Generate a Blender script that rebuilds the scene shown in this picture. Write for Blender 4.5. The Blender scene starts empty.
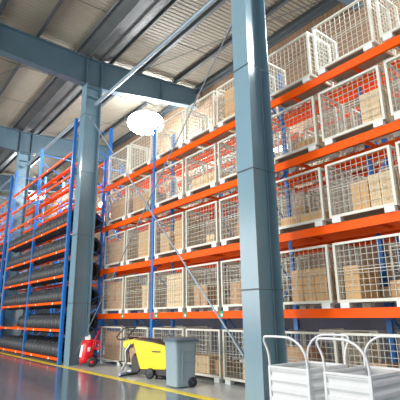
import bpy, math, random
from mathutils import Vector, Matrix
random.seed(7)
S = bpy.context.scene
COL = S.collection
PI = math.pi

# ------------------------------------------------------------------ camera
yaw, pitch, roll = math.radians(51.3266), math.radians(15.2833), math.radians(-0.7301)
F = Vector((-math.sin(yaw)*math.cos(pitch), math.cos(yaw)*math.cos(pitch), math.sin(pitch)))
R0 = Vector((math.cos(yaw), math.sin(yaw), 0))
U0 = R0.cross(F)
R = math.cos(roll)*R0 + math.sin(roll)*U0
U = -math.sin(roll)*R0 + math.cos(roll)*U0
cd = bpy.data.cameras.new('camera'); cam = bpy.data.objects.new('camera', cd); COL.objects.link(cam)
m = Matrix((R, U, -F)).transposed().to_4x4(); m.translation = Vector((0, 0, 1.4337))
cam.matrix_world = m
cd.sensor_width = 36; cd.lens = 36*421.76/400; cd.clip_start = .05; cd.clip_end = 200
S.camera = cam

# ------------------------------------------------------------------ world, lights, exposure
W = bpy.data.worlds.new('daylight'); S.world = W; W.use_nodes = True
bg = W.node_tree.nodes['Background']; bg.inputs[0].default_value = (.92, .96, 1, 1); bg.inputs[1].default_value = 0.42
S.view_settings.view_transform = 'Standard'; S.view_settings.look = 'None'
S.view_settings.exposure = 0.35; S.view_settings.gamma = 1; S.view_settings.use_curve_mapping = False

def area(name, loc, target, sx, sy, power, col=(1, 1, 1)):
    l = bpy.data.lights.new(name, 'AREA'); l.shape = 'RECTANGLE'; l.size = sx; l.size_y = sy; l.energy = power; l.color = col
    o = bpy.data.objects.new(name, l); COL.objects.link(o); o.location = loc
    o.rotation_euler = (Vector(target)-Vector(loc)).to_track_quat('-Z', 'Y').to_euler(); return o
# unseen area light added behind the camera to brighten the rack fronts
area('camera_side_fill', (-13, -9, 4.2), (-10, 7, 2.2), 22, 6, 2450, (1, .98, .94))

# ------------------------------------------------------------------ materials
def mat(name, col, rough=.5, metal=0, var=.06, scale=3., bump=0, spec=.5):
    mt = bpy.data.materials.new(name); mt.use_nodes = True
    nt = mt.node_tree; b = nt.nodes['Principled BSDF']
    b.inputs['Roughness'].default_value = rough; b.inputs['Metallic'].default_value = metal
    b.inputs['Specular IOR Level'].default_value = spec
    tc = nt.nodes.new('ShaderNodeTexCoord'); n = nt.nodes.new('ShaderNodeTexNoise'); n.inputs['Scale'].default_value = scale
    n.inputs['Detail'].default_value = 4
    nt.links.new(tc.outputs['Object'], n.inputs['Vector'])
    r = nt.nodes.new('ShaderNodeMixRGB'); r.blend_type = 'MIX'
    r.inputs[1].default_value = tuple(max(0, c*(1-var*2)) for c in col)+(1,)
    r.inputs[2].default_value = tuple(min(1, c*(1+var*2)) for c in col)+(1,)
    nt.links.new(n.outputs['Fac'], r.inputs[0]); nt.links.new(r.outputs[0], b.inputs['Base Color'])
    if bump:
        bp = nt.nodes.new('ShaderNodeBump'); bp.inputs['Strength'].default_value = bump; bp.inputs['Distance'].default_value = .01
        nt.links.new(n.outputs['Fac'], bp.inputs['Height']); nt.links.new(bp.outputs[0], b.inputs['Normal'])
    return mt
def emit(name, col, s):
    mt = bpy.data.materials.new(name); mt.use_nodes = True; nt = mt.node_tree
    b = nt.nodes['Principled BSDF']; b.inputs['Emission Color'].default_value = (*col, 1); b.inputs['Emission Strength'].default_value = s
    b.inputs['Base Color'].default_value = (.8, .8, .8, 1); return mt
M = dict(
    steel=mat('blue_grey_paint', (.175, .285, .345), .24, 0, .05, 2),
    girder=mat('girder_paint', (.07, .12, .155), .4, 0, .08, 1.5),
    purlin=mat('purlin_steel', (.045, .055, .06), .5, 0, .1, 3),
    gutter=mat('gutter_steel', (.11, .12, .12), .5, .2, .15, 2),
    orange=mat('orange_paint', (1.0, .105, .0), .45, 0, .03, 4, 0, .15),
    blue=mat('blue_paint', (.02, .18, .58), .35, 0, .08, 4),
    cage=mat('cage_paint', (.70, .69, .60), .45, 0, .05, 6),
    wire=mat('wire_zinc', (.54, .54, .47), .5, .1, .1, 8),
    deck=mat('cage_deck', (.30, .29, .23), .7, 0, .15, 6),
    board=mat('back_board_ply', (.42, .33, .22), .7, 0, .1, 4),
    foot=mat('cage_foot', (.80, .84, .80), .45, 0, .04, 6),
    tan=mat('tan_card', (.70, .42, .19), .8, 0, .08, 5),
    pale=mat('pale_card', (.80, .60, .36), .8, 0, .08, 5),
    brown=mat('brown_card', (.56, .33, .18), .8, 0, .1, 5),
    tape=mat('packing_tape', (.60, .42, .22), .3, 0, .05, 5),
    rubber=mat('tyre_rubber', (.022, .025, .031), .42, 0, .3, 12, .45),
    black=mat('black_plastic', (.02, .02, .022), .4, 0, .2, 6),
    yellow=mat('yellow_plastic', (.92, .72, .02), .32, 0, .03, 4),
    bin=mat('grey_blue_plastic', (.29, .385, .44), .5, 0, .05, 6),
    lid=mat('dark_lid_plastic', (.11, .155, .19), .45, 0, .08, 6),
    red=mat('red_enamel', (.80, .012, .02), .25, 0, .04, 5),
    white=mat('white_label', (.9, .9, .88), .5, 0, .02, 5),
    green=mat('green_tag', (.01, .33, .16), .5, 0, .05, 5),
    metal=mat('bare_metal', (.5, .52, .53), .3, .8, .1, 8),
    rod=mat('galvanised_rod', (.20, .24, .28), .4, .3, .1, 6),
    tube=mat('pale_blue_tube', (.26, .35, .42), .35, .1, .05, 6),
    cart=mat('cart_paint', (.74, .75, .75), .35, 0, .04, 5),
    dark=mat('dark_steel', (.06, .07, .08), .5, .3, .15, 5),
    tank=mat('squeegee_blue', (.50, .58, .78), .35, 0, .05, 5),
)
def floor_mat():
    mt = bpy.data.materials.new('epoxy_floor'); mt.use_nodes = True; nt = mt.node_tree; L = nt.links
    b = nt.nodes['Principled BSDF']; tc = nt.nodes.new('ShaderNodeTexCoord')
    n = nt.nodes.new('ShaderNodeTexNoise'); n.inputs['Scale'].default_value = .6; n.inputs['Detail'].default_value = 8
    L.new(tc.outputs['Object'], n.inputs['Vector'])
    r = nt.nodes.new('ShaderNodeValToRGB'); r.color_ramp.elements[0].position = .3; r.color_ramp.elements[1].position = .75
    r.color_ramp.elements[0].color = (.10, .13, .16, 1); r.color_ramp.elements[1].color = (.165, .20, .235, 1)
    L.new(n.outputs['Fac'], r.inputs[0]); L.new(r.outputs[0], b.inputs['Base Color'])
    n2 = nt.nodes.new('ShaderNodeTexNoise'); n2.inputs['Scale'].default_value = 2.5; L.new(tc.outputs['Object'], n2.inputs['Vector'])
    mr = nt.nodes.new('ShaderNodeMapRange'); mr.inputs['To Min'].default_value = .1; mr.inputs['To Max'].default_value = .22
    L.new(n2.outputs['Fac'], mr.inputs['Value']); L.new(mr.outputs[0], b.inputs['Roughness'])
    bp = nt.nodes.new('ShaderNodeBump'); bp.inputs['Strength'].default_value = .12; bp.inputs['Distance'].default_value = .01
    L.new(n2.outputs['Fac'], bp.inputs['Height']); L.new(bp.outputs[0], b.inputs['Normal'])
    b.inputs['Specular IOR Level'].default_value = .7
    return mt
M['floor'] = floor_mat()
M['floor_light'] = mat('pale_epoxy_floor', (.50, .52, .50), .22, 0, .07, 1.2)
M['clad_grey'] = mat('grey_cladding', (.22, .24, .25), .6, 0, .08, .8)
M['dark_backing'] = mat('added_dark_backing', (.045, .05, .07), .6, 0, .2, 2)  # near-black colour standing in for the darkness behind the floor cages
M['line'] = mat('yellow_line_paint', (.95, .70, .04), .35, 0, .08, 3)
M['sheet'] = mat('roof_sheet', (.215, .20, .155), .6, 0, .07, .8)
M['clad'] = mat('wall_cladding', (.17, .105, .06), .6, 0, .08, .8)

# ------------------------------------------------------------------ mesh helpers
class MB:
    def __init__(s): s.v = []; s.f = []; s.mi = []; s.sm = []
    def add(s, vs, fs, mi=0, smooth=False):
        n = len(s.v); s.v += [tuple(v) for v in vs]
        for f in fs: s.f.append([i+n for i in f]); s.mi.append(mi); s.sm.append(smooth)
    def box(s, x0, y0, z0, x1, y1, z1, mi=0):
        s.add([(x0,y0,z0),(x1,y0,z0),(x1,y1,z0),(x0,y1,z0),(x0,y0,z1),(x1,y0,z1),(x1,y1,z1),(x0,y1,z1)],
              [(3,2,1,0),(4,5,6,7),(0,1,5,4),(1,2,6,5),(2,3,7,6),(3,0,4,7)], mi)
    def prism(s, pts, axis, a, b, mi=0):          # polygon in the two other axes, extruded along axis from a to b
        def P(p, t):
            return (t, p[0], p[1]) if axis == 'x' else (p[0], t, p[1]) if axis == 'y' else (p[0], p[1], t)
        n = len(pts); vs = [P(p, a) for p in pts]+[P(p, b) for p in pts]
        fs = [tuple(range(n))[::-1], tuple(range(n, 2*n))]+[(i, (i+1) % n, (i+1) % n+n, i+n) for i in range(n)]
        s.add(vs, fs, mi)
    def bar(s, p, q, w, h=None, mi=0):
        h = h or w; p = Vector(p); q = Vector(q); d = (q-p).normalized()
        a = Vector((0, 0, 1)) if abs(d.z) < .9 else Vector((0, 1, 0))
        u = d.cross(a).normalized()*w/2; v = u.normalized().cross(d).normalized()*h/2
        s.add([p-u-v, p+u-v, p+u+v, p-u+v, q-u-v, q+u-v, q+u+v, q-u+v],
              [(3,2,1,0),(4,5,6,7),(0,1,5,4),(1,2,6,5),(2,3,7,6),(3,0,4,7)], mi)
    def tube(s, pts, r, n=8, mi=0, caps=True):
        pts = [Vector(p) for p in pts]; rings = []; u = None
        for i, p in enumerate(pts):
            d = (pts[min(i+1, len(pts)-1)]-pts[max(i-1, 0)]).normalized()
            if u is None:
                a = Vector((0, 0, 1)) if abs(d.z) < .9 else Vector((0, 1, 0)); u = d.cross(a).normalized()
            else: u = (u-d*u.dot(d)).normalized()
            w = d.cross(u); rr = r[i] if isinstance(r, (list, tuple)) else r
            rings.append([p+u*math.cos(2*PI*k/n)*rr+w*math.sin(2*PI*k/n)*rr for k in range(n)])
        vs = [v for g in rings for v in g]; fs = []
        for i in range(len(rings)-1):
            for k in range(n):
                fs.append((i*n+k, i*n+(k+1) % n, (i+1)*n+(k+1) % n, (i+1)*n+k))
        s.add(vs, fs, mi, True)
        if caps:
            s.add(rings[0], [tuple(range(n))[::-1]], mi); s.add(rings[-1], [tuple(range(n))], mi)
    def lathe(s, prof, origin, axis='z', n=20, mi=0, smooth=True):   # prof: (radius, offset along axis)
        o = Vector(origin); vs = []
        for r, t in prof:
            for k in range(n):
                c, q = math.cos(2*PI*k/n)*r, math.sin(2*PI*k/n)*r
                vs.append(o+(Vector((c, q, t)) if axis == 'z' else Vector((t, c, q)) if axis == 'x' else Vector((q, t, c))))
        fs = [(i*n+k, i*n+(k+1) % n, (i+1)*n+(k+1) % n, (i+1)*n+k) for i in range(len(prof)-1) for k in range(n)]
        s.add(vs, fs, mi, smooth)
    def loft(s, rings, mi=0, smooth=False, caps=True):
        n = len(rings[0]); vs = [v for g in rings for v in g]
        fs = [(i*n+k, i*n+(k+1) % n, (i+1)*n+(k+1) % n, (i+1)*n+k) for i in range(len(rings)-1) for k in range(n)]
        s.add(vs, fs, mi, smooth)
        if caps: s.add(rings[0], [tuple(range(n))[::-1]], mi); s.add(rings[-1], [tuple(range(n))], mi)
    def mesh(s, name, mats):
        me = bpy.data.meshes.new(name); me.from_pydata(s.v, [], s.f)
        for x in (mats if isinstance(mats, (list, tuple)) else [mats]): me.materials.append(x)
        me.polygons.foreach_set('material_index', s.mi); me.polygons.foreach_set('use_smooth', s.sm)
        me.update(); return me
    def build(s, name, mats, parent=None, bevel=0):
        o = bpy.data.objects.new(name, s.mesh(name, mats)); COL.objects.link(o)
        if parent is not None: o.parent = parent
        if bevel:
            b = o.modifiers.new('bevel', 'BEVEL'); b.width = bevel; b.segments = 2; b.limit_method = 'ANGLE'
        return o
def rbox(x0, y0, x1, y1, z, r, k=4):               # rounded rectangle ring at height z
    pts = []
    for cx, cy, a in ((x1-r, y1-r, 0), (x0+r, y1-r, 90), (x0+r, y0+r, 180), (x1-r, y0+r, 270)):
        for i in range(k+1):
            t = math.radians(a+90*i/k); pts.append((cx+r*math.cos(t), cy+r*math.sin(t), z))
    return pts
def obj(name, me, parent=None, loc=None):
    o = bpy.data.objects.new(name, me); COL.objects.link(o)
    if parent is not None: o.parent = parent
    if loc is not None: o.location = loc
    return o
def tag(o, label=None, cat=None, group=None, kind=None):
    if label: o['label'] = label
    if cat: o['category'] = cat
    if group: o['group'] = group
    if kind: o['kind'] = kind
    return o
def thing(name, label, cat, loc=(0, 0, 0), rz=0, group=None):
    o = bpy.data.objects.new(name, None); COL.objects.link(o); o.empty_display_size = .2
    o.location = loc; o.rotation_euler = (0, 0, rz); return tag(o, label, cat, group)
def struct(o): o['kind'] = 'structure'; return o
ORD = ['', 'first', 'second', 'third', 'fourth', 'fifth', 'sixth', 'seventh', 'eighth', 'ninth', 'tenth', 'eleventh',
       'twelfth', 'thirteenth', 'fourteenth', 'fifteenth', 'sixteenth']

# ------------------------------------------------------------------ the building
XL, XR, YF, YB = -36, 4, -12, 10.62
b = MB(); b.box(XL, YF, -.2, XR, 5.09, 0); b.box(XL, 5.09, -.2, XR, YB+.3, 0, 1)
struct(b.build('floor', [M['floor'], M['floor_light']]))
b = MB(); b.box(XL, 5.09, 0, XR, 5.27, .004); struct(b.build('trim_1', M['line'])); 
def corrugate(x0, x1, pitch, d):
    pts = []; x = x0
    while x < x1:
        pts += [(x, 0), (x+pitch*.45, 0), (x+pitch*.6, d), (x+pitch*.85, d)]; x += pitch
    pts.append((x1, 0)); return pts
prof = corrugate(XL, XR, .16, .018)
def zroof(y): return 10.93+.085*(y-5.7) if y > 5.7 else 10.93+.03*(5.7-y)
b = MB()
for ya, yb in ((-5, 5.0), (6.35, YB)):
    n = len(prof); vs = [(x, ya, zroof(ya)+z) for x, z in prof]+[(x, yb, zroof(yb)+z) for x, z in prof]
    vs += [(x, y, z+.02) for x, y, z in vs]
    fs = [(i, i+1, n+i+1, n+i) for i in range(n-1)]+[(2*n+i, 3*n+i, 3*n+i+1, 2*n+i+1) for i in range(n-1)]
    fs += [(0, n, 3*n, 2*n), (n-1, 3*n-1, 4*n-1, 2*n-1), *[(i, 2*n+i, 2*n+i+1, i+1) for i in range(n-1)], *[(n+i, n+i+1, 3*n+i+1, 3*n+i) for i in range(n-1)]]
    b.add(vs, fs)
struct(b.build('ceiling', M['sheet']))
b = MB(); zt = zroof(YB)
n = len(prof); vs = [(x, YB+z*.5, 0) for x, z in prof]+[(x, YB+z*.5, zt) for x, z in prof]
vs += [(x, y+.03, z) for x, y, z in vs]
b.add(vs, [(i, i+1, n+i+1, n+i) for i in range(n-1)]+[(2*n+i, 3*n+i, 3*n+i+1, 2*n+i+1) for i in range(n-1)]+[(n+i, n+i+1, 3*n+i+1, 3*n+i) for i in range(n-1)])
struct(b.build('wall_back', M['clad']))
b = MB(); b.box(XL-.2, YF, 0, XL, YB+.3, 11.4); struct(b.build('wall_left', M['clad_grey']))
b = MB(); b.box(XR, -5, 0, XR+.2, YB+.3, 11.4); struct(b.build('wall_right_light_block', M['clad_grey']))  # unseen wall added to keep light off the right-facing sides
b = MB(); b.box(XL, YB-.02, 0, XR, YB-.005, 2.3); struct(b.build('wall_dark_backing', M['dark_backing']))  # added band, puts the darkness behind the floor cages into colour
# valley gutter above the column row
b = MB(); b.prism([(4.95, 11.0), (5.42, 10.80), (5.93, 10.80), (6.4, 11.0), (6.4, 11.03), (5.94, 10.84), (5.41, 10.84), (4.95, 11.03)], 'x', XL, XR)
b.box(XL, 5.40, 10.74, XR, 5.46, 10.80); b.box(XL, 5.88, 10.74, XR, 5.95, 10.80); b.box(XL, 4.93, 10.88, XR, 4.97, 11.02); b.box(XL, 6.37, 10.88, XR, 6.41, 11.04)
struct(b.build('valley_gutter', M['gutter']))
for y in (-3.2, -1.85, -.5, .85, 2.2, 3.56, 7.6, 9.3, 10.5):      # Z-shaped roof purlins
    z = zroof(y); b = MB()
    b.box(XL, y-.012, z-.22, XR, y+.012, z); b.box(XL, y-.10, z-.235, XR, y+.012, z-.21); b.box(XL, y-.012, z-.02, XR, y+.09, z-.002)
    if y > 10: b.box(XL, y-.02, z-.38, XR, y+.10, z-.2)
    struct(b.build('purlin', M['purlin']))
for x in (-34.2, -27, -18.6, -15.6, -10.86, -7.9, -2.6):                  # thin sag rods tying the purlins
    b = MB(); b.tube([(x, -3.2, zroof(-3.2)-.1), (x, 3.56, zroof(3.56)-.1)], .012, 5); b.tube([(x, 7.6, zroof(7.6)-.1), (x, 10.4, zroof(10.4)-.1)], .012, 5)
    b.tube([(x, 3.56, zroof(3.56)-.1), (x, 4.93, 10.93)], .012, 5)
    struct(b.build('sag_rod', M['dark']))
for (xa, xb) in ((-13.34, -5.3), (-21.4, -13.34)):
    b = MB(); b.tube([(xa, 7.2, 10.70), (xb, 10.4, 10.97)], .014, 6); b.tube([(xa, .5, 10.72), (xb, 4.6, 10.66)], .014, 6)
    struct(b.build('roof_brace_rod', M['dark']))

STRAPZ = (1.84, 4.03, 6.2, 8.36)
def column(x, label):
    t = thing('steel_column', label, 'column', (x, 5.33, 0), 0, 'H-section columns along the valley')
    b = MB(); w = .21
    b.box(-w, 0, .02, w, .022, 9.6); b.box(-w, .578, .02, w, .60, 9.6); b.box(-.007, .022, .02, .007, .578, 9.6)
    b.build('column_shaft', M['steel'], t)
    b = MB(); b.box(-w, -.015, 0, w, .615, .02); b.build('base_plate', M['steel'], t)
    b = MB()
    for z in (9.1, 9.5):
        b.box(-w+.01, .022, z, w-.01, .578, z+.02)
    b.build('stiffener', M['steel'], t)
    for z in STRAPZ:
        b = MB(); e = .008
        b.box(-w-e, -e, z, w+e, 0, z+.025); b.box(-w-e, .60, z, w+e, .60+e, z+.025); b.box(-w-e, 0, z, -w, .6, z+.012); b.box(w, 0, z+.004, w+e, .6, z+.012)
        b.build('strap', M['dark'], t)
    b = MB(); b.tube([(.03, .555, .3), (.03, .555, 9.5)], .011, 6); b.build('conduit', M['tube'], t)
    return t
column(-13.30, 'tall blue-grey steel column standing beside the end of the tyre rack')
column(-5.30, 'large blue-grey steel column in the foreground, right of the grey bin')
column(-21.41, 'distant blue-grey steel column between the two tyre racks at far left')
column(-29.5, 'farthest blue-grey steel column hidden behind the tyre racks')
def girder(x, label):
    t = thing('roof_girder', label, 'girder', (x, 0, 0), 0, 'roof girders over the columns')
    # web outline (y, z), haunched at the column, slightly rising both ways
    top = [(-5, 10.80), (2.4, 10.69), (5.7, 10.66), (10.5, 11.08)]
    bot = [(10.5, 10.30), (6.1, 9.62), (5.2, 9.60), (2.4, 9.75), (-5, 10.0)]
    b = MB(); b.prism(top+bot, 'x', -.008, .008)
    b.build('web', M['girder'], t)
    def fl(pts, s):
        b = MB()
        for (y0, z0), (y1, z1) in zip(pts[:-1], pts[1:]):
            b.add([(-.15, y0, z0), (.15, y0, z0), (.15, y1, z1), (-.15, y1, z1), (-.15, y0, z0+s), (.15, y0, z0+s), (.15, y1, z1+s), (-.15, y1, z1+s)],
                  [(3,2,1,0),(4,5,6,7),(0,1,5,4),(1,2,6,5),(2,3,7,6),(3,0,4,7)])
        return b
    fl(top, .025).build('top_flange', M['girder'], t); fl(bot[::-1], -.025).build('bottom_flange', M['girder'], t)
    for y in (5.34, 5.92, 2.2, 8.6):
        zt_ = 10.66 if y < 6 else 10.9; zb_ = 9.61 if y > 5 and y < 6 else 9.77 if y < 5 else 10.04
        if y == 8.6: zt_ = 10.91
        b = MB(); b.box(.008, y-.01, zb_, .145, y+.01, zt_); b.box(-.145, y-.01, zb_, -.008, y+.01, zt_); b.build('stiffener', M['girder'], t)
girder(-13.30, 'deep blue-grey roof girder crossing above the left steel column')
girder(-5.30, 'roof girder above the large foreground column, just out at the top')
girder(-21.41, 'second roof girder farther back, over the distant column')
girder(-29.5, 'farthest roof girder at the left end of the hall')
for xa, xb, lb in ((-13.09, -5.51, 'pale blue tie tube running between the two big columns under the roof'),
                   (-21.2, -13.51, 'pale blue tie tube running left from the tyre rack column'),
                   (-29.29, -21.62, 'farthest pale blue tie tube above the far tyre rack')):
    b = MB(); b.tube([(xa, 5.68, 8.81), (xb, 5.68, 8.81)], .055, 10)
    tag(b.build('tie_tube', M['tube']), lb, 'tube', 'tie tubes between the columns')
def brace(p, q, lb, r, mt):
    t = thing('brace_rod', lb, 'brace rod', (0, 0, 0), 0, 'crossing brace rods between the columns')
    p, q = Vector(p), Vector(q); b = MB(); b.tube([p, q], r, 7); b.build('rod', mt, t)
    d = (q-p).normalized()
    for e, s in ((p, 1), (q, -1)):
        b = MB(); b.tube([e+d*s*.25, e+d*s*.6], r*1.9, 8); b.build('turnbuckle', M['rod'], t)
brace((-13.09, 5.50, 8.3), (-5.51, 5.50, .55), 'pale brace rod sloping from upper left column down to the big column', .018, M['tube'])
brace((-13.09, 5.56, .35), (-5.51, 5.56, 7.85), 'dark brace rod rising from beside the red extinguisher to the big column', .015, M['rod'])
b = MB(); b.lathe([(.001, -.02), (.10, -.02), (.10, .02), (.001, .02)], (-9.03, 5.53, 4.12), 'y', 14)
tag(b.build('brace_joint', M['rod']), 'round plate where the two brace rods cross', 'joint plate')

# ------------------------------------------------------------------ lamps
def spot_at(loc, power, size=.6, col=(.93, .97, 1), kind='POINT'):
    l = bpy.data.lights.new('lamp_light', kind); l.energy = power; l.shadow_soft_size = size/2; l.color = col
    if kind == 'SPOT': l.spot_size = math.radians(125); l.spot_blend = .6
    o = bpy.data.objects.new('lamp_light', l); COL.objects.link(o); o.location = loc; return o
M['glow'] = emit('lamp_glow', (.93, .97, 1), 60)
M['glow2'] = emit('flood_glow', (.95, .98, 1), 60)
def highbay(x, y, z, lb, power, r=.46, kind='POINT', dip=.20):
    t = thing('high_bay_lamp', lb, 'lamp', (x, y, z), 0, 'high bay lamps under the roof')
    b = MB(); b.lathe([(.08, .46), (.12, .42), (r*.45, .36), (r*.62, .26), (r*.60, .25), (r*.43, .34)], (0, 0, 0), 'z', 24); b.build('reflector', M['metal'], t)
    b = MB(); b.lathe([(.001, -dip)]+[(r*math.cos(a), dip*math.sin(a)) for a in [math.radians(q) for q in range(-75, 31, 15)]]+[(.001, dip*.5)], (0, 0, 0), 'z', 24); b.build('diffuser', M['glow'], t)
    b = MB(); b.tube([(0, 0, .42), (0, 0, .62)], .09, 12); b.build('ballast', M['metal'], t)
    b = MB(); b.tube([(0, 0, .62), (0, 0, zroof(y)-z)], .012, 6); b.build('hanging_rod', M['dark'], t)
    o = spot_at((0, 0, -dip-.1), power, .5, (.93, .97, 1), kind); o.parent = t
highbay(-14.75, 8.8, 9.62, 'blazing high bay lamp hanging over the racks near the left column', 1300, .8, 'POINT', .46)
highbay(-2.3, 8.5, 9.7, 'high bay lamp over the racks beyond the right picture edge', 650, .6, 'POINT', .35)
highbay(1.6, 3.0, 9.7, 'added unseen lamp right of the camera, lighting the trolley sides', 650, .46, 'SPOT')  # out of view, added to light the right sides of the trolleys
highbay(-29.6, 8.8, 9.62, 'distant high bay lamp over the far tyre rack', 900)
highbay(-22.2, 2.0, 9.7, 'added unseen high bay lamp over the aisle at the far left', 120, .46, 'SPOT')  # unseen fill lamp added for the far end of the aisle
highbay(-7.0, 1.2, 9.7, 'added unseen high bay lamp over the aisle above the camera', 600, .46, 'SPOT')  # unseen fill lamp added to light the aisle floor
def flood(x, y, z, lb, power, k=1):
    t = thing('flood_lamp', lb, 'lamp', (x, y, z), 0, 'flood lamps on the back wall')
    b = MB(); b.box(-.28*k, 0, -.2, .28*k, .16, .2); b.build('housing', M['dark'], t, .015)
    b = MB(); b.box(-.25*k, -.012, -.17, .25*k, 0, .17); b.build('lens', M['glow2'], t)
    b = MB(); b.bar((0, .16, 0), (0, YB-y, 0), .05); b.build('bracket', M['dark'], t)
    o = spot_at((0, -.35, 0), power, .3); o.parent = t
flood(-13.5, 10.2, 8.42, 'bright flood lamp behind the top cages, left, lens widened for reflected glare', 350, 2.2)  # lens enlarged to stand in for a streak of reflected glare
flood(-8.56, 10.2, 6.78, 'bright flood lamp seen through the cages just right of the big column', 250, 1.5)
flood(-21.8, 10.2, 7.6, 'small bright flood lamp seen beyond the end of the tyre rack', 200)

# ------------------------------------------------------------------ tyre racks
TYL = [.20, 1.06, 1.92, 2.78, 3.64, 4.52, 5.39, 6.26, 7.12]     # beam top heights
def tyre_rack(xs, label, ys=(5.25, 6.64), top=8.35, mids=(5.81, 5.90), levels=None):
    y0, y1 = ys
    t = thing('tyre_rack', label, 'rack', (0, 0, 0), 0, 'blue and orange tyre racks')
    for x in xs:
        fr = MB()
        for z in (.25, top-.25): fr.bar((x, y0, z), (x, y1-.03, z), .03)
        z = .3; k = 0
        while z < top-.75:
            ya, yb = (y0+.03, y1-.03) if k % 2 == 0 else (y1-.03, y0+.03)
            fr.bar((x, ya, z), (x, yb, z+.62), .03); z += .62; k += 1
        f = fr.build('upright_frame', M['blue'], t)
        for y in ys:
            b = MB(); b.box(x-.055, y-.05, 0.01, x+.055, y+.05, top); b.box(x-.075, y-.07, 0, x+.075, y+.07, .012); b.build('post', M['blue'], f)
    for xa, xb in zip(xs[:-1], xs[1:]):
        a, c = sorted((xa, xb)); a += .052; c -= .052
        for z in (levels or TYL):
            for y, nm in [(y0-.01, 1)]+[(q, 0) for q in mids]+[(y1, 0)]:
                b = MB(); b.box(a, y-.025, z-.08, c, y+.025, z); b.box(a, y-.03, z-.15, a+.01, y+.03, z+.03); b.box(c-.01, y-.03, z-.15, c, y+.03, z+.03)
                o = b.build('beam', M['orange'], t)
                if nm:
                    for u in (.27, .76):
                        xx = a+(c-a)*u; b = MB(); b.box(xx-.045, y-.030, z-.085, xx+.045, y-.0255, z-.02); b.build('label_plate', M['white'], o)
    return t
R1 = (-13.66, -17.27, -20.88)
R2 = (-21.74, -25.34, -28.9)
tyre_rack(R1, 'tall blue and orange rack holding rows of tyres beside the left column')
tyre_rack(R2, 'far tyre rack of blue posts at the extreme left edge')
tyre_rack((-15.3, -18.9, -22.5), 'empty rear rack of blue posts standing behind the tyre rack', (6.85, 8.0), 7.6, (), [1.06, 2.78, 4.52, 5.82, 7.0])
# one tyre mesh with a treaded profile, axis along x
def tyre_mesh():
    b = MB(); n = 40; w = .165; prof_ = [(.19, -.13), (.22, -.155), (.265, -.166), (.305, -.15), (.328, -.118), (.335, -.095), (.335, -.062), (.318, -.059), (.318, -.042), (.335, -.039), (.335, -.010), (.318, -.007), (.318, .007), (.335, .010), (.335, .039), (.318, .042), (.318, .059), (.335, .062), (.335, .095), (.328, .118), (.305, .15), (.265, .166), (.22, .155), (.19, .13), (.185, 0), (.19, -.13)]
    vs = []
    for r, tt in prof_:
        for k in range(n):
            rr = r-(.008 if (r > .325 and k % 2) else 0); a = 2*PI*k/n
            vs.append((tt, rr*math.cos(a), rr*math.sin(a)))
    b.add(vs, [(i*n+k, i*n+(k+1) % n, (i+1)*n+(k+1) % n, (i+1)*n+k) for i in range(len(prof_)-1) for k in range(n)], 0, True)
    return b.mesh('tyre', M['rubber'])
TY = tyre_mesh()
LV = ['bottom', 'second', 'third', 'fourth', 'fifth', 'sixth']
def tyre_row(xr, n, lev, y, bay, row='front', skip=()):
    for i in range(n):
        if i in skip: continue
        x = xr-.22-i*.345
        o = obj('tyre', TY, None, (x, y+random.uniform(-.006, .006), TYL[lev]+.170+random.uniform(0, .008)))
        o.rotation_euler = (random.uniform(0, 6), 0, random.uniform(-.02, .02))
        tag(o, 'black %styre, %s from the right, %s level of the %s' % ('' if row == 'front' else 'rear-row ', ORD[i+1], LV[lev], bay), 'tyre', '%s row tyres, %s level of the %s' % (row, LV[lev], bay))
for lev in range(6):
    tyre_row(R1[0]-.05, 10, lev, 5.525, 'right tyre bay')
    tyre_row(R1[0]-.05, 10 if lev < 3 else 3, lev, 6.22, 'right tyre bay', 'rear')
    tyre_row(R1[1]-.05, 10, lev, 5.525, 'left tyre bay', 'front', range(2, 14) if lev == 1 else ())
    if lev < 3: tyre_row(R1[1]-.05, 10, lev, 6.22, 'left tyre bay', 'rear')
    tyre_row(R2[0]-.05, 5, lev, 5.525, 'far tyre rack')

# ------------------------------------------------------------------ pallet racks with mesh cages
POSTS = (-13.90, -10.41, -5.91, -1.41)
def pallet_rack(xs, yf, yr, label, full=True):
    t = thing('pallet_rack', label, 'rack', (0, 0, 0), 0, 'blue and orange pallet racks')
    for x in xs:
        fr = MB(); z = .2; k = 0
        while z < (6.4 if full else 5.3):
            a, c = (yf+.04, yr-.04) if k % 2 == 0 else (yr-.04, yf+.04)
            fr.bar((x, a, z), (x, c, z+.62), .03); z += .62; k += 1
        fr.bar((x, yf, .15), (x, yr, .15), .03)
        f = fr.build('upright_frame', M['blue'], t)
        for y in (yf, yr):
            b = MB(); b.box(x-.05, y-.04, .01, x+.05, y+.04, 7.1 if full else 6.05); b.box(x-.07, y-.06, 0, x+.07, y+.06, .012); b.build('post', M['blue'], f)
    for xa, xb in zip(xs[:-1], xs[1:]):
        a, c = sorted((xa, xb)); a += .052; c -= .052
        for k in (1, 2, 3, 4):
            z = 1.52 if k == 1 else 1.5*k
            for y in (yf, yr):
                b = MB(); b.box(a, y-.025, z-.16, c, y+.025, z-.06); b.box(a, y-(.025 if y == yf else .0), z-.06, c, y+(.025 if y == yr else 0), z)
                b.box(a, y-.032, z-.2, a+.012, y+.032, z+.02); b.box(c-.012, y-.032, z-.2, c, y+.032, z+.02)
                o = b.build('beam', M['orange'], t)
                if full and k == 1 and y == yf:
                    for u in {-13.90: (.52, ), -10.41: (.04, .345, .66)}.get(min(xa, xb), ()):
                        xx = a+(c-a)*u; s = MB(); s.box(xx-.07, y-.034, z-.14, xx+.07, y-.0255, z+.0); s.box(xx-.005, y-.037, z-.115, xx+.055, y-.034, z-.055, 1)
                        s.build('location_tag', [M['green'], M['white']], o)
            for i in range(3):
                xx = a+(c-a)*(i+.5)/3; s = MB(); s.box(xx-.03, yf+.03, z-.11, xx+.03, yr-.03, z-.06); s.build('cross_bar', M['orange'], t)
    return t
RF, RR = 6.57, 7.27
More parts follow.
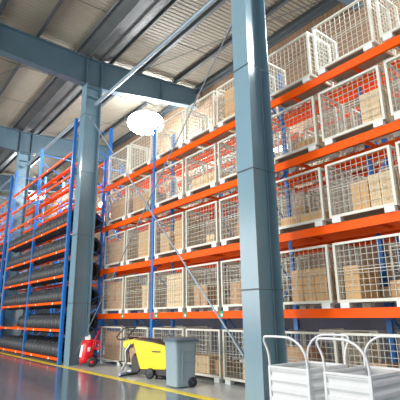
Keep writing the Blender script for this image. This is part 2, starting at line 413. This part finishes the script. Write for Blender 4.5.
pallet_rack(POSTS, RF, RR, 'long orange and blue pallet rack carrying the white mesh cages')
RX = (-13.08, -8.58, -4.08, .42)
QF, QR = 7.62, 8.35
pallet_rack(RX, QF, QR, 'second pallet rack standing back to back behind the front cages', False)

def make_cage(w):
    d = .80; h = 1.12; g = {}
    b = MB()
    for x in (.025, w-.025):
        for y in (.025, d-.025): b.box(x-.023, y-.023, .09, x+.023, y+.023, h)
    for z0, z1 in ((.09, .14), (h-.04, h)):
        for y in ((0, d-.045) if z0 < .5 else (0,)): b.box(.05, y, z0, w-.05, y+.045, z1)
        for x in (0, w-.045): b.box(x, .05, z0, x+.045, d-.05, z1)
    g['frame'] = b.mesh('frame', M['cage'])
    b = MB(); b.box(.05, .046, .115, w-.05, d-.046, .135); g['deck'] = b.mesh('deck', M['deck'])
    def panel(fr, L):
        b = MB(); n = round(L/.105); r = .0038
        for i in range(1, n):
            u = L*i/n; b.bar(fr(u, .16), fr(u, h-.045), r*2)
        for i in range(1, 9):
            z = .16+(h-.205)*i/9; b.bar(fr(.04, z), fr(L-.04, z), r*2)
        return b
    b = panel(lambda u, z: (u, .02, z), w); b.bar((w*.0+.05, .022, .16+.5*(h-.2)), (w-.05, .022, .16+.5*(h-.2)), .012)
    g['front_mesh'] = b.mesh('front_mesh', M['wire'])
    b = MB(); b.box(.05, d-.035, .14, w-.05, d-.015, .36); g['back_board'] = b.mesh('back_board', M['board'])
    b = panel(lambda u, z: (.02, u, z), d); g['side_mesh'] = b.mesh('side_mesh', M['wire'])
    b = MB(); b.box(0, 0, 0, .17, .12, .09); g['foot'] = b.mesh('foot', M['foot'])
    g['w'] = w; g['d'] = d; return g
CG = {}
def put_cage(g, x, y, z, label, group):
    t = thing('mesh_cage', label, 'cage', (x, y, z), 0, group)
    for nm in ('frame', 'deck', 'front_mesh', 'back_board'): obj(nm, g[nm], t)
    obj('side_mesh', g['side_mesh'], t); obj('side_mesh', g['side_mesh'], t, (g['w']-.04, 0, 0))
    for fx in (0.05, g['w']-.22):
        for fy in (0.0, g['d']-.12): obj('foot', g['foot'], t, (fx, fy, 0))
    return t
# slots: x start, width, phrase
SLOT = [(-14.78, 1.25, 'behind the left column'), (-13.46, 1.42, 'by the tyre rack'), (-11.93, 1.40, 'left of the blue post'),
        (-10.27, 1.42, 'right of the blue post'), (-8.75, 1.27, 'second past the blue post'), (-7.39, 1.32, 'left of the big column'),
        (-5.78, 1.30, 'right of the big column'), (-4.37, 1.26, 'second past the big column'), (-3.01, 1.32, 'at the right edge')]
LVN = ['floor-level', 'first-tier', 'second-tier', 'third-tier', 'top-tier']
ZC = [0.0, 1.52, 3.0, 4.5, 6.0]
for i, (x, w, ph) in enumerate(SLOT):
    CG[i] = make_cage(w)
CARGO = {}   # (slot, level): list of (u0, u1, nx, nz, height, tone, depth0)
def C(s, l, *st): CARGO[(s, l)] = st
C(5, 4, (.10, .95, 1, 5, .84, 'tan', .1))
C(7, 3, (.64, .97, 1, 5, .62, 'pale', .1)); C(6, 3, (.55, .97, 2, 1, .20, 'tan', .1)); C(4, 3, (.06, .95, 3, 2, .34, 'pale', .12))
C(1, 3, (.05, .95, 2, 3, .70, 'brown', .12)); C(2, 3, (.05, .90, 2, 3, .55, 'brown', .12)); C(3, 3, (.3, .7, 1, 1, .2, 'white', .3))
C(1, 2, (.05, .95, 2, 2, .75, 'brown', .12)); C(2, 2, (.38, .90, 1, 7, .82, 'tan', .12)); C(3, 2, (.05, .42, 1, 3, .60, 'tan', .12), (.60, .97, 1, 4, .85, 'tan', .12))
C(4, 2, (.30, .60, 1, 2, .3, 'pale', .35)); C(5, 2, (.1, .5, 1, 2, .4, 'brown', .35)); C(6, 2, (.08, .95, 4, 1, .2, 'tan', .12)); C(7, 2, (.30, .60, 2, 3, .55, 'tan', .12), (.61, .97, 2, 4, .60, 'pale', .12))
C(8, 2, (.1, .6, 2, 2, .5, 'tan', .12))
C(1, 1, (.05, .95, 2, 3, .86, 'brown', .1)); C(2, 1, (.62, .96, 1, 5, .66, 'pale', .12)); C(3, 1, (.35, .95, 1, 6, .86, 'pale', .1)); C(4, 1, (.10, .55, 2, 2, .5, 'brown', .12))
C(5, 1, (.08, .90, 3, 3, .5, 'brown', .12)); C(6, 1, (.24, .95, 3, 4, .60, 'tan', .1)); C(7, 1, (.03, .30, 1, 4, .58, 'tan', .1), (.62, .9, 1, 2, .3, 'brown', .4))
C(8, 1, (.05, .9, 3, 3, .5, 'tan', .12))
C(1, 0, (.05, .95, 1, 2, .82, 'brown', .1)); C(2, 0, (.1, .6, 1, 3, .7, 'brown', .12)); C(3, 0, (.1, .9, 2, 2, .4, 'tan', .2)); C(4, 0, (.1, .6, 2, 2, .38, 'pale', .12), (.7, .95, 1, 1, .3, 'brown', .2)); C(5, 0, (.35, .9, 2, 2, .4, 'pale', .12))
C(6, 0, (.05, .45, 1, 3, .7, 'brown', .12), (.5, .9, 2, 1, .25, 'tan', .2)); C(7, 0, (.1, .45, 1, 2, .5, 'brown', .3), (.55, .95, 2, 1, .3, 'tan', .15)); C(8, 0, (.1, .9, 2, 2, .5, 'brown', .15))
ROW = {1: ['only'], 2: ['lower', 'upper'], 3: ['bottom', 'middle', 'top']}
CN = {1: [''], 2: ['left ', 'right '], 3: ['left ', 'middle ', 'right '], 4: ['leftmost ', 'inner left ', 'inner right ', 'rightmost ']}
cart_mesh = {}
def carton(w, d, h, tone):
    k = (round(w, 3), round(d, 3), round(h, 3), tone)
    if k not in cart_mesh:
        b = MB(); b.box(0, 0, 0, w, d, h); e = .0015
        b.box(w/2-.03, -e, h-.06, w/2+.03, d+e, h+e, 1); b.box(w/2-.03, -e, 0, w/2+.03, 0, h*.25, 1)
        cart_mesh[k] = b.mesh('carton', [M[tone], M['tape']])
    return cart_mesh[k]
def load(sl, lv, cx, cy, cz, w, stacks, where, rear=False):
    for si, (u0, u1, nx, nz, H, tone, d0) in enumerate(stacks):
        side = '' if len(stacks) == 1 else ('left stack, ' if si == 0 else 'right stack, ')
        bw = (u1-u0)*(w-.14)/nx; bh = H/nz; y0 = cy+max(.06, d0); dep = .66-(y0-cy-.06)
        dep = min(dep, .62)
        for i in range(nx):
            for k in range(nz):
                me = carton(bw-.012, dep, bh-.006, tone)
                o = obj('cardboard_box', me, None, (cx+.07+u0*(w-.14)+i*bw+.006+random.uniform(-.004, .004), y0+random.uniform(0, .01), cz+.1355+k*bh))
                rn = ROW[nz][k] if nz in ROW else ('bottom' if k == 0 else 'top' if k == nz-1 else ORD[k+1]+' lowest')
                tn = {'tan': 'tan', 'pale': 'pale', 'brown': 'brown', 'white': 'white'}[tone]
                tag(o, '%s carton, %s%s%s in the %s' % (tn, side, CN[nx][i], rn, where), 'box', 'cartons in the ' + where)
for (s, l), st in CARGO.items():
    x, w, ph = SLOT[s]
    load(s, l, x, 6.50, ZC[l], w, st, '%s cage %s' % (LVN[l], ph))
for s, (x, w, ph) in list(enumerate(SLOT))[1:]:
    for l in range(5):
        st = CARGO.get((s, l)); 
        put_cage(CG[s], x, 6.50, ZC[l], '%s white mesh cage %s, %s' % (LVN[l], ph, 'holding cartons' if st else 'empty'), 'mesh cages in the front rack')
# rear row, seen through the front cages
rg = make_cage(1.30); rs = random.Random(3)
RS = [-12.9, -11.5, -10.1, -8.4, -7.0, -5.6, -3.9, -2.5]
RP = ['by the tyre rack', 'behind the blue post', 'past the blue post', 'behind the brace rods', 'behind the big column', 'past the big column', 'second past the big column', 'at the right edge']
for j, x in enumerate(RS):
    for l in range(4):
        if rs.random() < .5: continue
        put_cage(rg, x, 7.58, ZC[l], 'rear-row %s mesh cage %s' % (LVN[l], RP[j]), 'mesh cages in the rear rack')
        u = rs.random()
        if u < .75:
            a = rs.choice((.05, .3, .5)); nx = rs.choice((1, 2)); nz = rs.choice((1, 2, 3))
            load(j, l, x, 7.58, ZC[l], 1.30, [(a, min(.96, a+.45), nx, nz, .2*nz+.1, rs.choice(('tan', 'brown', 'pale')), .12)], 'rear-row %s cage %s' % (LVN[l], RP[j]), True)

# ------------------------------------------------------------------ grey wheeled bin
t = thing('wheeled_bin', 'grey-blue plastic wheelie bin with dark lid on the floor', 'bin', (-7.72, 5.64, 0), math.radians(84))
b = MB()     # local +x = back (wheels), sides +-y
b.loft([rbox(-.27, -.235, .18, .235, .03, .05), rbox(-.285, -.25, .195, .25, .50, .055), rbox(-.305, -.265, .215, .265, .90, .06)], smooth=False)
b.build('body', M['bin'], t)
b = MB(); b.loft([rbox(-.325, -.285, .275, .285, .885, .06), rbox(-.325, -.285, .275, .285, .92, .06)]); b.build('rim', M['bin'], t)
b = MB()
b.loft([rbox(-.345, -.30, .27, .30, .905, .07), rbox(-.345, -.30, .27, .30, .94, .07), rbox(-.29, -.25, .22, .25, .98, .08), rbox(-.18, -.14, .1, .14, .992, .06)], smooth=False)
b.build('lid', M['lid'], t)
b = MB(); b.tube([(.26, -.24, .89), (.33, -.23, .915), (.33, .23, .915), (.26, .24, .89)], .016, 8); b.build('handle', M['bin'], t)
b = MB(); b.bar((-.14, -.262, .70), (.20, -.262, .70), .012, .02); b.bar((-.10, -.255, .50), (.18, -.255, .50), .012, .02); b.bar((-.14, -.240, .10), (-.14, -.262, .70), .012, .02)
b.build('moulded_rib', M['bin'], t)
for s in (-1, 1):
    b = MB(); b.lathe([(.001, -.03), (.06, -.03), (.095, -.025), (.10, -.015), (.10, .015), (.095, .025), (.06, .03), (.001, .03)], (.10, s*.252, .10), 'y', 20); w = b.build('wheel', M['rubber'], t)
    b = MB(); b.lathe([(.001, -.034), (.03, -.034), (.03, .034), (.001, .034)], (.10, s*.252, .10), 'y', 12); b.build('hub', M['dark'], w)
b = MB(); b.tube([(.10, -.25, .10), (.10, .25, .10)], .011, 8); b.build('axle', M['dark'], t)

# ------------------------------------------------------------------ floor scrubber (local +x = front, towards the bin)
t = thing('floor_scrubber', 'yellow walk-behind floor scrubber with black handle bars parked left of the bin', 'floor scrubber', (-10.16, 5.62, 0), math.radians(20))
out = [(.70, .20), (.58, .50), (.46, .84), (.52, .885), (1.10, .82), (1.42, .76), (1.50, .60), (1.50, .30), (1.44, .22)]
b = MB(); b.loft([[(x, y, .5+(z-.5)*k) for x, z in out] for y, k in ((-.245, .95), (-.265, .98), (.265, .98), (.245, .95))])
b.build('body', M['yellow'], t, .012)
b = MB(); b.prism([(.49, .87), (.54, .90), (1.12, .835), (1.44, .77), (1.44, .75), (1.10, .81), (.52, .865)], 'y', -.25, .25); b.build('top_cover', M['black'], t)
b = MB(); b.box(1.06, -.272, .60, 1.30, -.264, .625); b.build('side_slot', M['black'], t)
for z in (.72, .66, .48):
    b = MB(); b.bar((.64, -.268, z), (1.0, -.268, z-.01), .008, .012); b.build('moulded_rib', M['yellow'], t)
b = MB(); b.box(.62, -.235, .08, 1.46, .235, .215); b.build('chassis', M['black'], t, .01)
b = MB(); b.prism([(.42, .12), (.42, .44), (.50, .56), (.58, .46), (.70, .22), (.66, .12)], 'y', -.262, .262); b.build('rear_panel', M['black'], t, .02)
b = MB(); b.prism([(.06, .66), (.03, .78), (.08, .85), (.46, .88), (.50, .78), (.20, .74), (.14, .64)], 'y', -.14, .14); b.build('control_housing', M['yellow'], t, .02)
b = MB(); b.prism([(.0, .865), (.10, .92), (.26, .915), (.28, .885), (.1, .875)], 'y', -.19, .19); b.build('control_panel', M['black'], t)
for s in (-1, 1):
    b = MB(); b.tube([(.10, s*.15, .86), (-.06, s*.21, .86), (-.12, s*.22, .92), (.12, s*.22, 1.14), (.16, s*.20, 1.15)], .017, 8); b.build('handle_bar', M['black'], t)
b = MB(); b.tube([(.15, -.21, 1.15), (.15, .21, 1.15)], .017, 8); b.build('push_grip', M['black'], t)
b = MB(); b.tube([(.34, -.20, .76), (.20, -.22, .60), (.24, -.22, .36), (.06, -.18, .14)], .036, 10); b.build('suction_hose', M['metal'], t)
b = MB(); b.tube([(.46, .10, .66), (.26, .16, .50), (.34, .12, .20)], .025, 10); b.build('drain_hose', M['black'], t)
b = MB(); b.tube([(.46, -.22, .78), (.30, -.24, .62), (.36, -.24, .36), (-.02, -.20, .34), (.05, -.1, .16)], .016, 8); b.build('lift_lever', M['black'], t)
b = MB(); pts = [(.20-.12*math.cos(a)+.0, .40*math.sin(a)) for a in [math.radians(q) for q in range(-75, 76, 15)]]
b.loft([[(x-.03, y, .035), (x+.03, y, .035), (x+.03, y, .085), (x-.03, y, .085)] for x, y in pts]); q = b.build('squeegee', M['tank'], t)
b = MB(); b.loft([[(x-.012, y, .0), (x+.012, y, .0), (x+.012, y, .036), (x-.012, y, .036)] for x, y in pts]); b.build('squeegee_blade', M['black'], q)
b = MB(); b.bar((.12, 0, .09), (.60, 0, .20), .06); b.build('squeegee_arm', M['metal'], t)
for s in (-1, 1):
    b = MB(); b.lathe([(.001, -.035), (.07, -.035), (.115, -.03), (.12, -.02), (.12, .02), (.115, .03), (.07, .035), (.001, .035)], (1.02, s*.275, .12), 'y', 20); w = b.build('wheel', M['rubber'], t)
    b = MB(); b.lathe([(.001, -.038), (.045, -.038), (.045, .038), (.001, .038)], (1.02, s*.275, .12), 'y', 12); b.build('hub', M['dark'], w)
b = MB(); b.lathe([(.001, 0), (.22, 0), (.22, .07), (.10, .10), (.001, .10)], (1.24, 0, .0), 'z', 24); b.build('scrub_brush', M['black'], t)

# ------------------------------------------------------------------ wheeled fire extinguisher
t = thing('fire_extinguisher', 'red wheeled fire extinguisher standing at the foot of the left column', 'fire extinguisher', (-12.66, 5.66, 0), math.radians(60))
# local +x = screen right (towards wheels), leans a little to +x
def T(p): return (p[0]+(p[2]-.1)*.12, p[1], p[2])
b = MB(); prof_ = [(.001, .10), (.12, .105), (.185, .15), (.20, .22), (.20, .66), (.16, .74), (.08, .80), (.05, .82), (.001, .82)]; n = 24; vs = []
for r, z in prof_:
    for k in range(n):
        a = 2*PI*k/n; vs.append(T((r*math.cos(a), r*math.sin(a), z)))
b.add(vs, [(i*n+k, i*n+(k+1) % n, (i+1)*n+(k+1) % n, (i+1)*n+k) for i in range(len(prof_)-1) for k in range(n)], 0, True); b.build('cylinder', M['red'], t)
def patch(z0, z1, a0, a1, nm, mt):
    b = MB(); k = 6; rings = []
    for i in range(k+1):
        a = math.radians(a0+(a1-a0)*i/k); c, s_ = math.cos(a), math.sin(a)
        rings.append([T((.20*c, .20*s_, z0)), T((.205*c, .205*s_, z0)), T((.205*c, .205*s_, z1)), T((.20*c, .20*s_, z1))])
    b.loft(rings); b.build(nm, mt, t)
patch(.28, .62, -165, -128, 'instruction_label', M['white']); patch(.44, .56, -85, -62, 'round_label', M['white'])
b = MB(); b.box(-.02, -.16, .76, .13, -.04, .86); b.build('hose_box', M['white'], t, .01)
b = MB(); b.tube([T((0, 0, .80)), T((0, 0, .90))], .035, 10); b.build('valve', M['metal'], t)
b = MB(); b.tube([(.10, -.14, .25), (.30, -.15, .85), (.38, -.15, 1.02), (.30, -.15, .98)], .014, 8); b.tube([(.10, .14, .25), (.30, .15, .85), (.38, .15, 1.02), (.30, .15, .98)], .014, 8)
b.tube([(.38, -.15, 1.02), (.38, .15, 1.02)], .014, 8); b.tube([(.26, -.15, .78), (.26, .15, .78)], .012, 8); b.build('trolley_frame', M['red'], t)
b = MB(); pts = [(.27+.07*math.cos(a)+.01*a, -.20-.004*a, .62+.13*math.sin(a)) for a in [i*.5 for i in range(28)]]; b.tube(pts, .015, 7); b.build('hose', M['red'], t)
for s in (-1, 1):
    b = MB(); b.lathe([(.001, -.025), (.08, -.025), (.13, -.02), (.14, -.01), (.14, .01), (.13, .02), (.08, .025), (.001, .025)], (.22, s*.22, .14), 'y', 22); w = b.build('wheel', M['rubber'], t)
    b = MB(); b.lathe([(.001, -.029), (.05, -.029), (.05, .029), (.001, .029)], (.22, s*.22, .14), 'y', 12); b.build('hub', M['red'], w)
b = MB(); b.tube([(.22, -.2, .14), (.22, .2, .14)], .012, 8); b.build('axle', M['dark'], t)
b = MB(); b.tube([T((-.12, -.06, .13)), (-.17, -.10, .0)], .013, 8); b.tube([T((-.12, .06, .13)), (-.17, .10, .0)], .013, 8); b.build('stand_leg', M['red'], t)

# ------------------------------------------------------------------ white panel trolleys
def trolley(x0, x1, y0, y1, label):
    t = thing('panel_trolley', label, 'trolley', (x0, y0, 0), 0, 'white steel panel trolleys')
    w, d = x1-x0, y1-y0; zb, zt = .47, .835
    b = MB()
    for x in (0, w-.03):
        for y in (0, d-.03): b.box(x, y, zb-.02, x+.03, y+.03, zt+.01)
    for z in (zb-.02, zt-.015):
        for y in (0, d-.03): b.box(.03, y, z, w-.03, y+.03, z+.025)
        for x in (0, w-.03): b.box(x, .03, z, x+.03, d-.03, z+.025)
    b.build('frame', M['cart'], t)
    H = zt-zb-.02; prf = []
    for i in range(3):
        z = zb+i*H/3; prf += [(0, z), (0, z+H*.10), (.014, z+H*.115), (.014, z+H*.22), (0, z+H*.30)]
    prf.append((0, zb+H))
    for nm, ax, off, a, c, sg in (('front_panel', 'x', .004, .03, w-.03, 1), ('back_panel', 'x', d-.016, .03, w-.03, 1), ('side_panel', 'y', .004, .03, d-.03, 1), ('side_panel', 'y', w-.016, .03, d-.03, 1)):
        pts = [(off+q, z) for q, z in prf]; ring = pts+[(q+.004, z) for q, z in pts[::-1]]
        b = MB()
        n = len(pts)
        for (q0, z0), (q1, z1) in zip(pts[:-1], pts[1:]):
            quad = [(q0, z0), (q0+.004, z0), (q1+.004, z1), (q1, z1)]
            b.prism(quad, ax, a, c)
        b.build(nm, M['cart'], t)
    b = MB(); b.box(.03, .03, zb-.02, w-.03, d-.03, zb); b.build('deck', M['cart'], t)
    b = MB(); b.box(0, 0, .17, w, .04, .21); b.box(0, d-.04, .17, w, d, .21); b.box(0, .04, .17, .04, d-.04, .21); b.box(w-.04, .04, .17, w, d-.04, .21)
    for x in (0, w-.03):
        for y in (0, d-.03): b.box(x, y, .21, x+.03, y+.03, zb-.02)
    b.build('chassis', M['cart'], t)
    def arch(y, ly, mirror=False):
        h = 1.175; r = .10
        pts = [(.015, y, zt-.1), (.015, y, zt+.03), (0.0, y+ly*.1, zt+.16), (-.045, y+ly*.7, h-.06), (-.035, y+ly, h-.015), (.0, y+ly, h), (w*.45, y+ly, h), (w*.62, y+ly, h-.012), (w*.80, y+ly*.8, h-.065), (w*.92, y+ly*.5, h-.15), (w-.02, y+ly*.2, zt+.10), (w-.015, y, zt-.02), (w-.015, y, zt-.1)]
        if mirror: pts = [(w-x, y_, z) for x, y_, z in pts]
        # smooth by Catmull-Rom
        P = [Vector(p) for p in pts]; out = []
        for i in range(len(P)-1):
            p0, p1, p2, p3 = P[max(i-1, 0)], P[i], P[i+1], P[min(i+2, len(P)-1)]
            for k in range(4):
                u = k/4; out.append(.5*((2*p1)+(p2-p0)*u+(2*p0-5*p1+4*p2-p3)*u*u+(3*p1-p0-3*p2+p3)*u**3))
        out.append(P[-1]); b = MB(); b.tube(out, .014, 8); return b
    arch(.015, -.02).build('push_handle', M['cart'], t); arch(d-.015, .02, True).build('push_handle', M['cart'], t)
    for x in (.08, w-.08):
        for y in (.08, d-.08):
            b = MB(); b.lathe([(.001, -.02), (.055, -.02), (.065, -.012), (.065, .012), (.055, .02), (.001, .02)], (x, y, .065), 'x', 16)
            q = b.build('wheel', M['dark'], t)
            b = MB(); b.box(x-.03, y-.03, .13, x+.03, y+.03, .17); b.box(x-.03, y-.02, .05, x-.024, y+.02, .13); b.box(x+.024, y-.02, .05, x+.03, y+.02, .13); b.build('caster_fork', M['metal'], q)
trolley(-3.73, -3.14, 4.0, 4.75, 'white steel panel trolley standing against the big column, left of the two')
trolley(-2.945, -2.40, 4.0, 4.80, 'white steel panel trolley at the right edge, right of the two')
